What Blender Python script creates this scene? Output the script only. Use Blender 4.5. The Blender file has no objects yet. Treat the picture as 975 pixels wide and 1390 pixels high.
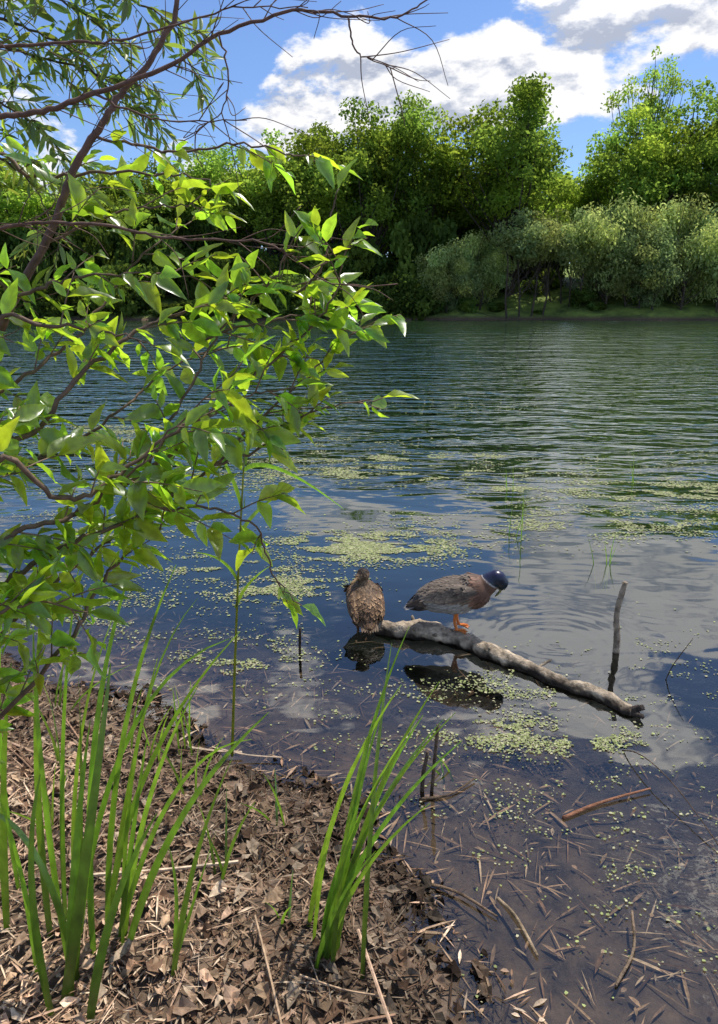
import bpy, math, random
import numpy as np
from mathutils import Vector, Matrix, noise as mnoise
rng=np.random.default_rng(7); random.seed(7)
S=bpy.context.scene
COL=S.collection
SUN_EL=math.radians(65); SUN_AZ=math.radians(48)

# ------------------------------------------------------------------ helpers
def link(o,parent=None):
    COL.objects.link(o)
    if parent: o.parent=parent
    return o

class MB:
    def __init__(s): s.V=[];s.F=[];s.M=[];s.C=[];s.n=0
    def add(s,V,F,m=0,c=None):
        V=np.asarray(V,float)
        if c is None: c=np.ones((len(V),3))
        c=np.asarray(c,float)
        if c.ndim==1: c=np.tile(c,(len(V),1))
        s.V.append(V); s.C.append(c)
        if isinstance(F,np.ndarray): F=[F]
        elif len(F) and not isinstance(F[0],np.ndarray): F=[np.array([f]) for f in F]
        for f in F:
            if len(f)==0: continue
            s.F.append(np.asarray(f)+s.n); s.M.append(np.full(len(f),m))
        s.n+=len(V)
    def mesh(s,name,mats,smooth=False):
        V=np.concatenate(s.V); C=np.concatenate(s.C)
        me=bpy.data.meshes.new(name)
        me.vertices.add(len(V)); me.vertices.foreach_set('co',V.ravel())
        idx=np.concatenate([f.ravel() for f in s.F]); 
        tot=np.concatenate([np.full(len(f),f.shape[1]) for f in s.F])
        st=np.concatenate([[0],np.cumsum(tot)[:-1]])
        me.loops.add(len(idx)); me.loops.foreach_set('vertex_index',idx.astype(np.int32))
        me.polygons.add(len(tot)); me.polygons.foreach_set('loop_start',st.astype(np.int32)); me.polygons.foreach_set('loop_total',tot.astype(np.int32))
        me.polygons.foreach_set('material_index',np.concatenate(s.M).astype(np.int32))
        me.polygons.foreach_set('use_smooth',np.full(len(tot),smooth))
        me.update(calc_edges=True); me.validate()
        a=me.color_attributes.new('Col','FLOAT_COLOR','POINT')
        a.data.foreach_set('color',np.concatenate([C,np.ones((len(C),1))],1).ravel())
        for m in mats: me.materials.append(m)
        return me
    def obj(s,name,mats,smooth=False,parent=None):
        return link(bpy.data.objects.new(name,s.mesh(name,mats,smooth)),parent)

def unit(a): return a/np.maximum(np.linalg.norm(a,axis=-1,keepdims=True),1e-9)
def catmull(P,n):
    P=np.asarray(P,float); Q=np.vstack([2*P[0]-P[1],P,2*P[-1]-P[-2]]); out=[]
    for i in range(1,len(Q)-2):
        t=np.linspace(0,1,n,endpoint=False)[:,None]
        a,b,c,d=Q[i-1],Q[i],Q[i+1],Q[i+2]
        out.append(.5*((2*b)+(-a+c)*t+(2*a-5*b+4*c-d)*t*t+(-a+3*b-3*c+d)*t**3))
    out.append(P[-1:]); return np.vstack(out)
def tube(P,R,k=6,wob=0):
    P=np.asarray(P,float); n=len(P); R=np.broadcast_to(np.asarray(R,float),(n,))
    T=unit(np.gradient(P,axis=0)); up=np.array([.3,.2,1.]) if abs(T[0][2])<.8 else np.array([1.,.1,0])
    V=[]; a=np.arange(k)*2*math.pi/k
    u=np.cross(T[0],up); u/=np.linalg.norm(u)
    for i in range(n):
        u=u-T[i]*np.dot(u,T[i]); u/=max(np.linalg.norm(u),1e-9); w=np.cross(T[i],u)
        r=R[i]*(1+wob*rng.normal(size=k))[:,None] if wob else R[i]
        V.append(P[i]+r*(np.cos(a)[:,None]*u+np.sin(a)[:,None]*w))
    V=np.vstack(V+[P[:1],P[-1:]])
    i=np.arange(n-1)[:,None]*k; j=np.arange(k)[None]; j2=(j+1)%k
    F=np.stack([i+j,i+j2,i+k+j2,i+k+j],-1).reshape(-1,4)
    j=np.arange(k); c0=n*k
    E0=np.stack([np.full(k,c0),(j+1)%k,j],1); E1=np.stack([np.full(k,c0+1),(n-1)*k+j,(n-1)*k+(j+1)%k],1)
    return V,[F,E0,E1]
def leaf_tmpl(rows=6,fold=.25,curl=.25,shape='leaf',wave=0):
    s=np.linspace(0,1,rows)
    if shape=='leaf': w=np.sin(np.pi*np.clip(s,0,1)**.75)**1.0*.5
    elif shape=='narrow': w=np.sin(np.pi*s)**.7*.5
    elif shape=='feather': w=np.array([.25,.45,.5,.48,.36,.08])[:rows]
    w=np.maximum(w,.02)
    V=[];F=[]
    for i in range(rows):
        z=-curl*s[i]**2; wv=wave*math.sin(i*2.1)
        V+=[(s[i],-w[i],z,fold*w[i]+wv*w[i]),(s[i],0,z,0),(s[i],w[i],z,fold*w[i]-wv*w[i])]
    for i in range(rows-1):
        a=3*i; F+=[(a,a+1,a+4,a+3),(a+1,a+2,a+5,a+4)]
    return np.array(V),np.array(F)
def place(mb,T,pos,dirs,nrm,L,Wd,m,cols):
    TV,TF=T; N=len(pos); x=unit(dirs); y=unit(np.cross(nrm,x)); z=np.cross(x,y)
    L=np.asarray(L)[:,None,None]; Wd=np.asarray(Wd)[:,None,None]
    V=pos[:,None]+x[:,None]*TV[None,:,0:1]*L+y[:,None]*TV[None,:,1:2]*Wd+z[:,None]*(TV[None,:,2:3]*L+TV[None,:,3:4]*Wd)
    k=len(TV); F=(TF[None]+(np.arange(N)*k)[:,None,None]).reshape(-1,TF.shape[1])
    cols=np.asarray(cols)
    C=np.repeat(cols,k,0) if cols.ndim==2 else cols.reshape(-1,3)
    mb.add(V.reshape(-1,3),F,m,C)
def rvec(n): return unit(rng.normal(size=(n,3)))

# ------------------------------------------------------------------ materials
def newmat(name):
    m=bpy.data.materials.new(name); m.use_nodes=True; nt=m.node_tree; nt.nodes.clear()
    out=nt.nodes.new('ShaderNodeOutputMaterial'); return m,nt,out
def N(nt,t,**k):
    n=nt.nodes.new(t)
    for a,b in k.items():
        if a=='inp':
            for i,v in b.items(): n.inputs[i].default_value=v
        else: setattr(n,a,b)
    return n
def foliage(name,base,trans,tfac=.4,gloss=.06,rough=.4,objvar=.25,nscale=None):
    m,nt,out=newmat(name); L=nt.links.new
    at=N(nt,'ShaderNodeAttribute',attribute_name='Col')
    oi=N(nt,'ShaderNodeObjectInfo'); mr=N(nt,'ShaderNodeMapRange',inp={3:1-objvar,4:1+objvar}); L(oi.outputs['Random'],mr.inputs[0])
    sc=N(nt,'ShaderNodeVectorMath',operation='SCALE'); L(at.outputs['Color'],sc.inputs[0]); L(mr.outputs[0],sc.inputs['Scale'])
    fac=sc.outputs[0]
    if nscale:
        no=N(nt,'ShaderNodeTexNoise',inp={'Scale':nscale,'Detail':3}); mr2=N(nt,'ShaderNodeMapRange',inp={1:.3,2:.7,3:.7,4:1.3}); L(no.outputs[0],mr2.inputs[0])
        s2=N(nt,'ShaderNodeVectorMath',operation='SCALE'); L(fac,s2.inputs[0]); L(mr2.outputs[0],s2.inputs['Scale']); fac=s2.outputs[0]
    def tint(c):
        v=N(nt,'ShaderNodeVectorMath',operation='MULTIPLY'); v.inputs[1].default_value=c; L(fac,v.inputs[0]); return v.outputs[0]
    d=N(nt,'ShaderNodeBsdfDiffuse'); L(tint(base),d.inputs[0])
    t=N(nt,'ShaderNodeBsdfTranslucent'); L(tint(trans),t.inputs[0])
    mx=N(nt,'ShaderNodeMixShader',inp={0:tfac}); L(d.outputs[0],mx.inputs[1]); L(t.outputs[0],mx.inputs[2])
    o=mx
    if gloss:
        g=N(nt,'ShaderNodeBsdfGlossy',inp={'Roughness':rough,'Color':(1,1,1,1)})
        m2=N(nt,'ShaderNodeMixShader',inp={0:gloss}); L(mx.outputs[0],m2.inputs[1]); L(g.outputs[0],m2.inputs[2]); o=m2
    L(o.outputs[0],out.inputs[0]); return m
def attrmat(name,rough=.6,spec=.3,nscale=40,amp=.35,bump=.0,stretch=(1,1,1),tint=(1,1,1),coat=0,detail=6):
    m,nt,out=newmat(name); L=nt.links.new
    at=N(nt,'ShaderNodeAttribute',attribute_name='Col')
    tc=N(nt,'ShaderNodeTexCoord'); mp=N(nt,'ShaderNodeMapping'); mp.inputs['Scale'].default_value=stretch; L(tc.outputs['Object'],mp.inputs[0])
    no=N(nt,'ShaderNodeTexNoise',inp={'Scale':nscale,'Detail':detail,'Roughness':.65}); L(mp.outputs[0],no.inputs[0])
    mr=N(nt,'ShaderNodeMapRange',inp={1:.3,2:.7,3:1-amp,4:1+amp}); L(no.outputs[0],mr.inputs[0])
    sc=N(nt,'ShaderNodeVectorMath',operation='SCALE'); L(at.outputs['Color'],sc.inputs[0]); L(mr.outputs[0],sc.inputs['Scale'])
    mu=N(nt,'ShaderNodeVectorMath',operation='MULTIPLY'); mu.inputs[1].default_value=tint; L(sc.outputs[0],mu.inputs[0])
    b=N(nt,'ShaderNodeBsdfPrincipled',inp={'Roughness':rough,'Specular IOR Level':spec,'Coat Weight':coat}); L(mu.outputs[0],b.inputs['Base Color'])
    if bump:
        bp=N(nt,'ShaderNodeBump',inp={'Strength':1,'Distance':bump}); L(no.outputs[0],bp.inputs['Height']); L(bp.outputs[0],b.inputs['Normal'])
    L(b.outputs[0],out.inputs[0]); return m

M_bark=attrmat('bark_brown',.9,.1,14,.5,0,(1,1,.25),detail=2)
M_twig=attrmat('twig_bark',.7,.3,60,.35,.001,detail=3)
M_leafA=foliage('oak_foliage',(.12,.20,.042),(.36,.56,.08),.5,0,objvar=.3)
M_leafB=foliage('understorey_foliage',(.075,.13,.035),(.20,.32,.05),.45,0,objvar=.35)
M_leafW=foliage('willow_foliage',(.28,.38,.17),(.46,.62,.22),.5,0)
M_leafN=foliage('shrub_leaf',(.11,.20,.022),(.62,.88,.04),.62,.05,.3,0,70)
M_leafWn=foliage('willow_leaf_near',(.10,.17,.035),(.42,.55,.07),.55,.04,.4,0)
M_blade=foliage('reed_blade',(.09,.19,.02),(.36,.62,.04),.5,.06,.3,0,25)
M_weed=attrmat('duckweed_matte',.6,.2,30,.25,detail=2)
M_litter=attrmat('dead_litter',.85,.15,60,.35,detail=2)
M_wood=attrmat('driftwood_bark',.85,.2,26,.7,.02,(1,1,1))

# ------------------------------------------------------------------ terrain
SY=np.array([-30,-3,-1,.3,1.0,1.33,1.5,1.8,2.12,2.58,2.92,3.6,4.5,7,20,60,100.])
SX=np.array([9,3,2,.6,.25,.19,.14,.03,-.216,-.84,-1.5,-2.7,-5,-15,-60,-130,-200.])
def far_y(x): return 85+1.6*np.sin(x*.11)+1.0*np.sin(x*.31+1)+.5*np.sin(x*.9)
def hgt(x,y):
    x=np.asarray(x,float); y=np.asarray(y,float)
    xs=np.interp(y,SY,SX)+.04*np.sin(y*9+1)+.025*np.sin(y*23)
    d=(x-xs)*.62
    land=np.minimum(.012+.07*(-d),.30+.02*(-d)); land=np.minimum(land,1.5)
    wat=-.10*np.maximum(d,0)-.035*np.maximum(d-1.2,0)**1.5
    h=np.where(d<0,land,np.maximum(wat,-1.6))
    fy=far_y(x); e=y-fy
    sl=.28+.12*np.exp(-((x-22)/7)**2)
    hf=np.where(e<0,e*.3,np.where(e<9,e*sl,9*sl+(e-9)*.11)); hf=np.minimum(hf,9)+np.clip((x-25)*.05,0,3)*np.clip(e/20,0,1)
    h=np.where(e>-6,np.maximum(h,hf),h)
    n=.010*np.sin(x*7.1+2*np.sin(y*5))*np.sin(y*8.3+x*3)+.005*np.sin(x*23+y*17)
    return h+n*np.where(y<30,1,20)
gx=np.unique(np.round(np.concatenate([-np.geomspace(2.5,500,60)[::-1],np.arange(-2.5,2.5,.04),np.geomspace(2.5,500,60)]),3))
gy=np.unique(np.round(np.concatenate([-np.geomspace(.1,40,25)[::-1],np.arange(0,4.5,.04),np.geomspace(4.5,80,45),np.arange(80,100,.8),np.geomspace(100,900,30)]),3))
X,Y=np.meshgrid(gx,gy); Z=hgt(X,Y)
nx=len(gx); ny=len(gy); ii,jj=np.meshgrid(np.arange(nx-1),np.arange(ny-1)); a=(jj*nx+ii).ravel()
F=np.stack([a,a+1,a+nx+1,a+nx],1)
m,nt,out=newmat('ground_soil'); L=nt.links.new
geo=N(nt,'ShaderNodeNewGeometry'); sp=N(nt,'ShaderNodeSeparateXYZ'); L(geo.outputs['Position'],sp.inputs[0])
n1=N(nt,'ShaderNodeTexNoise',inp={'Scale':9,'Detail':8,'Roughness':.7}); L(geo.outputs['Position'],n1.inputs[0])
r1=N(nt,'ShaderNodeValToRGB'); e=r1.color_ramp; e.elements[0].position=.35; e.elements[0].color=(.04,.026,.017,1); e.elements[1].position=.7; e.elements[1].color=(.22,.15,.10,1); L(n1.outputs[0],r1.inputs[0])
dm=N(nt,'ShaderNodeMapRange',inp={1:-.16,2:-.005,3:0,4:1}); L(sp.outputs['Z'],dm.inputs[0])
mxd=N(nt,'ShaderNodeMix',data_type='RGBA'); mxd.inputs[6].default_value=(.010,.012,.013,1); L(dm.outputs[0],mxd.inputs[0]); L(r1.outputs[0],mxd.inputs[7])  # bed colour darkens with depth, painting in the light lost through the water
n2=N(nt,'ShaderNodeTexNoise',inp={'Scale':.5,'Detail':6,'Roughness':.7}); L(geo.outputs['Position'],n2.inputs[0])
r2=N(nt,'ShaderNodeValToRGB'); e=r2.color_ramp; e.elements[0].position=.35; e.elements[0].color=(.07,.10,.03,1); e.elements[1].position=.65; e.elements[1].color=(.28,.36,.07,1); L(n2.outputs[0],r2.inputs[0])
fm=N(nt,'ShaderNodeMapRange',inp={1:.15,2:.6}); L(sp.outputs['Z'],fm.inputs[0])
ym=N(nt,'ShaderNodeMapRange',inp={1:60,2:70}); L(sp.outputs['Y'],ym.inputs[0])
mm=N(nt,'ShaderNodeMath',operation='MULTIPLY'); L(fm.outputs[0],mm.inputs[0]); L(ym.outputs[0],mm.inputs[1])
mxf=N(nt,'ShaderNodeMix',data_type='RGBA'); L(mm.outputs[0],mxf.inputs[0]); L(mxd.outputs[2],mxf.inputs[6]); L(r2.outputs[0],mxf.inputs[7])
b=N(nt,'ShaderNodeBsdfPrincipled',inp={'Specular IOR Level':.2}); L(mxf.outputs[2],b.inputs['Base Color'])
wr=N(nt,'ShaderNodeMapRange',inp={1:.0,2:.04,3:.3,4:.9}); L(sp.outputs['Z'],wr.inputs[0]); L(wr.outputs[0],b.inputs['Roughness'])
bp=N(nt,'ShaderNodeBump',inp={'Strength':1,'Distance':.02}); L(n1.outputs[0],bp.inputs['Height']); L(bp.outputs[0],b.inputs['Normal']); L(b.outputs[0],out.inputs[0])
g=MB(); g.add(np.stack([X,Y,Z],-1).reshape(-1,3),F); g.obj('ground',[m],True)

# ------------------------------------------------------------------ water
m,nt,out=newmat('lake_water'); L=nt.links.new
geo=N(nt,'ShaderNodeNewGeometry'); sp=N(nt,'ShaderNodeSeparateXYZ'); L(geo.outputs['Position'],sp.inputs[0])
def noise(scale,vec,detail=3,rough=.5,dist=0):
    mp=N(nt,'ShaderNodeMapping'); mp.inputs['Scale'].default_value=vec; mp.inputs['Rotation'].default_value=(0,0,.12); L(geo.outputs['Position'],mp.inputs[0])
    n=N(nt,'ShaderNodeTexNoise',inp={'Scale':scale,'Detail':detail,'Roughness':rough,'Distortion':dist}); L(mp.outputs[0],n.inputs[0]); return n.outputs[0]
def math_(op,a,b):
    n=N(nt,'ShaderNodeMath',operation=op)
    for i,v in enumerate((a,b)):
        if v is None: continue
        if hasattr(v,'is_linked'): L(v,n.inputs[i])
        else: n.inputs[i].default_value=v
    return n.outputs[0]
big=noise(.35,(1,1.6,1),1)
yy=math_('ADD',sp.outputs['Y'],math_('MULTIPLY',math_('SUBTRACT',big,.5),6))
am=N(nt,'ShaderNodeMapRange',interpolation_type='SMOOTHSTEP',inp={1:4.8,2:8.5,3:.02,4:1}); L(yy,am.inputs[0])
w1=noise(1.0,(1,2.3,1),3,.55,.3)
w3=noise(.28,(1,2.4,1),1,.5,.3)
fa=N(nt,'ShaderNodeMapRange',inp={1:10,2:40,3:.0,4:.28}); L(sp.outputs['Y'],fa.inputs[0])
h1=math_('ADD',math_('MULTIPLY',math_('MULTIPLY',w1,am.outputs[0]),.115),math_('MULTIPLY',w3,fa.outputs[0]))
near=math_('MULTIPLY',noise(3.5,(1,1.5,1),1,.4),.003)
dv=N(nt,'ShaderNodeVectorMath',operation='DISTANCE'); L(geo.outputs['Position'],dv.inputs[0]); dv.inputs[1].default_value=(.95,3.25,0)
rg=math_('SINE',math_('MULTIPLY',math_('ADD',dv.outputs['Value'],math_('MULTIPLY',noise(2.2,(1,1,1),2,.5),.3)),80),None)
rm=N(nt,'ShaderNodeMapRange',inp={1:.1,2:.9,3:.00016,4:0}); L(dv.outputs['Value'],rm.inputs[0])
rings=math_('MULTIPLY',rg,rm.outputs[0])
sm=N(nt,'ShaderNodeMapRange',inp={1:1.35,2:2.2,3:1,4:0}); L(sp.outputs['Y'],sm.inputs[0])
shore=math_('MULTIPLY',math_('MULTIPLY',noise(16,(1,1,1),2,.5),.004),sm.outputs[0])
H=math_('ADD',math_('ADD',h1,near),math_('ADD',rings,shore))
bp=N(nt,'ShaderNodeBump',inp={'Strength':1,'Distance':1}); L(H,bp.inputs['Height'])
fr=N(nt,'ShaderNodeFresnel',inp={'IOR':1.45}); L(bp.outputs[0],fr.inputs['Normal'])
ff=math_('MINIMUM',math_('ADD',math_('MULTIPLY',fr.outputs[0],1.25),.015),1.0)
tr=N(nt,'ShaderNodeBsdfTransparent',inp={'Color':(.76,.76,.72,1)})
df=N(nt,'ShaderNodeBsdfDiffuse',inp={'Color':(.020,.044,.018,1)})
dmx=N(nt,'ShaderNodeMapRange',inp={1:3,2:10,3:.02,4:.95}); L(sp.outputs['Y'],dmx.inputs[0])
mt=N(nt,'ShaderNodeMixShader'); L(dmx.outputs[0],mt.inputs[0]); L(tr.outputs[0],mt.inputs[1]); L(df.outputs[0],mt.inputs[2])
gl=N(nt,'ShaderNodeBsdfGlossy',inp={'Roughness':.025,'Color':(1,1,1,1)}); L(bp.outputs[0],gl.inputs['Normal'])
mx=N(nt,'ShaderNodeMixShader'); L(ff,mx.inputs[0]); L(mt.outputs[0],mx.inputs[1]); L(gl.outputs[0],mx.inputs[2]); L(mx.outputs[0],out.inputs[0])
w=MB(); w.add([(-450,-30,0),(450,-30,0),(450,95,0),(-450,95,0)],[(0,1,2,3)]); w.obj('lake_water',[m])

# ------------------------------------------------------------------ trees
def crown_leaves(mb,centers,radii,nleaf,size,m,flat=.75,droop=0,asp=.6,outw=.6,cvar=.35):
    for c,R in zip(centers,radii):
        n=int(nleaf*(R/np.mean(radii))**2)
        d=rvec(n); rr=R*(.3+.8*rng.random(n)**.7)[:,None]
        ph=rng.random(3)*6; bump=1+.3*np.sin(d[:,0]*5+ph[0])*np.sin(d[:,1]*5+ph[1])*np.sin(d[:,2]*5+ph[2])
        p=c+d*rr*bump[:,None]*np.array([1,1,flat])
        nr=unit(d*outw+rvec(n)*.9+np.array([0,0,.3]))
        if droop: dr=unit(rvec(n)*.5+np.array([0,0,-1.])*droop)
        else: dr=rvec(n)
        x=unit(dr-nr*np.sum(dr*nr,1,keepdims=True)); y=np.cross(nr,x)
        s=(size*(.6+.8*rng.random(n)))[:,None]
        V=np.stack([p-x*s*.5,p+y*s*asp*.5,p+x*s*.5,p-y*s*asp*.5],1).reshape(-1,3)
        F=np.arange(4*n).reshape(-1,4)
        tone=(1+cvar*(rng.random()-.5)*1.6)*(1+cvar*(rng.random(n)-.5))
        hue=rng.random()*.3
        cc=np.stack([tone*(1+hue*.9),tone,tone*(1-hue)],1)
        mb.add(V,F,m,np.repeat(cc,4,0))
def tree(H,W,cb,ncl,fill=.45,clr=.14,lean=0,multi=1,maxlimb=60,barkc=(.075,.06,.045)):
    mb=MB(); zc=(H+cb)/2; rz=(H-cb)/2
    ph=rng.random(4)*6
    C=[];R=[]
    while len(C)<ncl:
        d=rvec(1)[0]; r=rng.random()**fill
        lob=.92+.12*math.sin(3*math.atan2(d[1],d[0])+ph[0])+.1*math.sin(5*d[2]+ph[1]+2*d[0])
        rad=W*clr*(.65+.7*rng.random())
        c=np.array([d[0]*(W/2-rad*.6)*r*lob,d[1]*(W/2-rad*.6)*r*lob,zc+d[2]*(rz-rad*.5)*r*lob])
        C.append(c); R.append(rad)
    C=np.array(C);R=np.array(R); C[:,0]+=lean*(C[:,2]/H)
    for t in range(multi):
        ox=0 if multi==1 else (t-(multi-1)/2)*W*.12
        tp=catmull([(ox,0,-.8),(ox*1.3+.2,rng.normal()*.2,H*.2),(ox*1.8+lean*.4+rng.normal()*.4,rng.normal()*.3,H*.5),(ox*2.3+lean*.8+rng.normal()*.5,0,H*.85)],5)
        r0=H*.017/math.sqrt(multi)
        V,Fs=tube(tp,np.linspace(r0*1.3,r0*.15,len(tp)),7); mb.add(V,Fs,0,barkc)
        for c in C[t::multi][:maxlimb]:
            k=int(np.clip((c[2]/H*.55),.15,.8)*len(tp)); a=tp[k]
            mid=(a+c)/2+np.array([0,0,-.03*H])+rng.normal(size=3)*.02*H
            P=catmull([a,mid,c],4); rr=r0*.4*(1-k/len(tp)*.5)
            V,Fs=tube(P,np.linspace(rr,rr*.2,len(P)),5); mb.add(V,Fs,0,barkc)
    return mb,C,R
VAR=[]
for i in range(4):
    mb,C,R=tree(22,15,2.5+i*.4,78,fill=.42,clr=.112,lean=rng.normal()*.8)
    crown_leaves(mb,C,R,240,.42,1,cvar=.55); VAR.append(mb.mesh('oak_tree_mesh',[M_bark,M_leafA]))
mb,C,R=tree(24,12,12,60,fill=.55,clr=.085); crown_leaves(mb,C,R,60,.34,1,outw=.2); AIRY=mb.mesh('airy_tree_mesh',[M_bark,M_leafA])
WIL=[]
for i in range(3):
    mb,C,R=tree(10,11,.2,50,fill=.42,clr=.13,multi=3)
    crown_leaves(mb,C,R,350,.36,1,flat=.9,droop=.6,asp=.42,outw=.9,cvar=.45); WIL.append(mb.mesh('willow_tree_mesh',[M_bark,M_leafW]))
BUSH=[]
for i in range(3):
    mb,C,R=tree(4,6,-.3,20,fill=.5,clr=.16,maxlimb=8); crown_leaves(mb,C,R,210,.40,1,cvar=.6); BUSH.append(mb.mesh('bush_mesh',[M_bark,M_leafB]))
def put(name,me,x,y,H,W,bh,bw,rot=None,dz=-.3):
    o=bpy.data.objects.new(name,me); link(o)
    o.location=(x,y,float(hgt(x,y))+dz); o.scale=(W/bw,W/bw,H/bh); o.rotation_euler=(0,0,rng.random()*6.28 if rot is None else rot); return o
row=[(-41,98,20.5,17),(-33,100,19,16),(-25,97,20.5,17),(-18,99,21.0,16),(-11,97,23,16),(-4.5,100,25,16),(1.5,96,28,16),(7.5,99,27,15),(13,102,22,14),
     (19,95,28.3,19),(27.5,103,20,12),(35,98,26,15),(42,99,29.5,16),(50,97,29,17),(-50,99,21,16),(-59,98,22,16),(58,99,26,16),(67,98,24,16),(-68,99,22,16),(76,99,25,16)]
for i,(x,y,t,wd) in enumerate(row):
    gz=float(hgt(x,y)); put('oak_tree',VAR[i%4],x,y,t-gz+.3,wd,22,14.4)
put('airy_tree',AIRY,39,106,36-float(hgt(39,106)),12,24,12)
mass=bpy.data.objects.new('background_woodland',None); link(mass)
for i in range(24):
    x=-90+i*7.9+rng.normal()*1.0; y=112+rng.normal()*3
    t=19+2*math.sin(i*.9)+rng.normal()*1.0+(3 if x>0 else 0)
    if 25<x<33: t=16.5
    o=put('woodland_tree',VAR[i%4],x,y,t-float(hgt(x,y)),19,22,14); o.parent=mass
for i in range(40):
    x=-85+i*4.6+rng.normal()*1.; y=far_y(x)+4.5+rng.random()*5
    if 11<x<29: y+=7
    o=put('understorey_bush',BUSH[i%3],x,y,7+rng.random()*5,9,4,6); o.parent=mass
for i in range(26):
    x=-70+i*3.2+rng.normal()*.6; y=far_y(x)+1.2+rng.random()*2
    if x>8: break
    o=put('understorey_bush',BUSH[i%3],x,y,2.5+rng.random()*4.5,6+rng.random()*2,4,6,dz=-.6); o.parent=mass
for x,y,h,w_ in [(13,88.2,2.2,3.5),(16.5,90,1.6,3),(26.5,89.6,2.4,3.5),(22,95,2.5,4),(18,97,4,6),(24.5,98,4,6),(13,96,4,6),(28,88.5,1.5,3),(21.5,89.5,.9,2.2)]:
    o=put('understorey_bush',BUSH[int(x)%3],x,y,h,w_,4,6,dz=-.3); o.parent=mass
for i,(x,y,t,wd) in enumerate([(10.5,89,9.5,9),(14.5,91,11.5,9),(30,90,15,13),(33,87.5,11,11),(38.5,89,15.5,13),(43,87.5,12,11),(49,89,14.5,13),(57,89,14,13),(66,90,13,12)]):
    put('willow_tree',WIL[i%3],x,y,t-float(hgt(x,y)),wd,10,11,dz=-.4)
mb,C,R=tree(12,11,4.4,36,fill=.45,clr=.13,multi=4,lean=1.2); crown_leaves(mb,C,R,330,.38,1,flat=.8,droop=.3,asp=.5,outw=.8); ARC=mb.mesh('arching_tree_mesh',[M_bark,M_leafW])
put('bank_willow_tree',ARC,19.5,87.8,13.2,12,12,11,rot=.3); put('bank_willow_tree',ARC,25,90.5,12.0,10,12,11,rot=2.2)

# ------------------------------------------------------------------ foreground shrub
SH=[
[(-.714,1.3,1.304),(-.622,1.35,1.364),(-.518,1.4,1.484),(-.414,1.45,1.563),(-.337,1.5,1.591),(-.24,1.55,1.623),(-.106,1.6,1.646)],
[(-.737,1.3,1.118),(-.674,1.3,1.177),(-.553,1.35,1.205),(-.419,1.4,1.282),(-.2925,1.45,1.392),(-.177,1.5,1.49),(-.07,1.5,1.591),(-.0255,1.5,1.7065)],
[(-.783,1.3,.982),(-.687,1.3,1.073),(-.573,1.35,1.145),(-.44,1.4,1.1905),(-.313,1.45,1.27),(-.211,1.5,1.369),(-.09,1.55,1.471),(.004,1.6,1.559)],
[(-.839,1.5,1.384),(-.742,1.5,1.43),(-.636,1.6,1.515),(-.565,1.7,1.625),(-.4745,1.7,1.721),(-.394,1.8,1.794)],
[(-.852,1.5,1.161),(-.761,1.5,1.259),(-.709,1.6,1.27),(-.535,1.6,1.37),(-.441,1.7,1.459),(-.285,1.7,1.51)],
[(-.836,1.4,.867),(-.7504,1.4,.934),(-.648,1.4,1.033),(-.556,1.5,1.0945),(-.4386,1.5,1.178),(-.342,1.5,1.21)],
[(-.648,1.2,1.314),(-.5356,1.25,1.262),(-.458,1.3,1.29),(-.329,1.35,1.379),(-.224,1.4,1.428),(-.124,1.4,1.449)],
[(-.458,1.3,1.284),(-.3946,1.4,1.206),(-.2913,1.4,1.206),(-.2043,1.4,1.16),(-.1836,1.45,1.046),(-.1224,1.45,.975)],
[(-.834,1.6,1.591),(-.72,1.6,1.6235),(-.623,1.6,1.654),(-.528,1.6,1.669),(-.356,1.6,1.662)],
[(-.9035,1.8,1.875),(-.748,1.8,1.892),(-.577,1.8,1.899),(-.389,1.8,1.892),(-.305,1.8,1.859)],
[(-.57,1.7,1.957),(-.4126,1.7,1.928),(-.252,1.7,1.9425),(-.14,1.7,1.92),(-.06,1.7,1.8975)],
[(-.704,1.7,1.736),(-.5345,1.7,1.799),(-.403,1.7,1.814),(-.322,1.7,1.799)],
[(-.1335,1.55,1.623),(-.072,1.55,1.681),(-.056,1.55,1.767),(-.0406,1.55,1.829)],
[(-.419,1.4,1.282),(-.334,1.45,1.451),(-.28,1.5,1.55),(-.1727,1.5,1.651),(-.127,1.5,1.72)],
[(-.553,1.35,1.205),(-.416,1.3,1.304),(-.344,1.3,1.3725),(-.206,1.3,1.505)],
[(-.74,1.4,1.512),(-.594,1.4,1.564),(-.484,1.4,1.553),(-.3885,1.4,1.526)],
[(-.726,1.2,1.0),(-.5975,1.2,1.085),(-.481,1.2,1.07)],
[(-.313,1.45,1.27),(-.1817,1.5,1.322),(-.1034,1.5,1.3845),(.0496,1.5,1.4155)],
[(-.62,1.35,.90),(-.55,1.4,1.02),(-.46,1.45,1.12),(-.40,1.45,1.17)],
[(-.337,1.5,1.53),(-.24,1.5,1.56),(-.14,1.5,1.58),(-.02,1.55,1.60)]]
DENS=[.95,1.05,1.05,.6,.75,.9,.8,.45,.9,.5,.6,.5,.12,1.0,.8,.8,1.1,.8,.9,.9]
rooted={0,1,2,3,4,5,6,8,9,15,16,18}
T_leaf=leaf_tmpl(7,.5,.2,wave=.18); T_nar=leaf_tmpl(5,.5,.2,'narrow')
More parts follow.
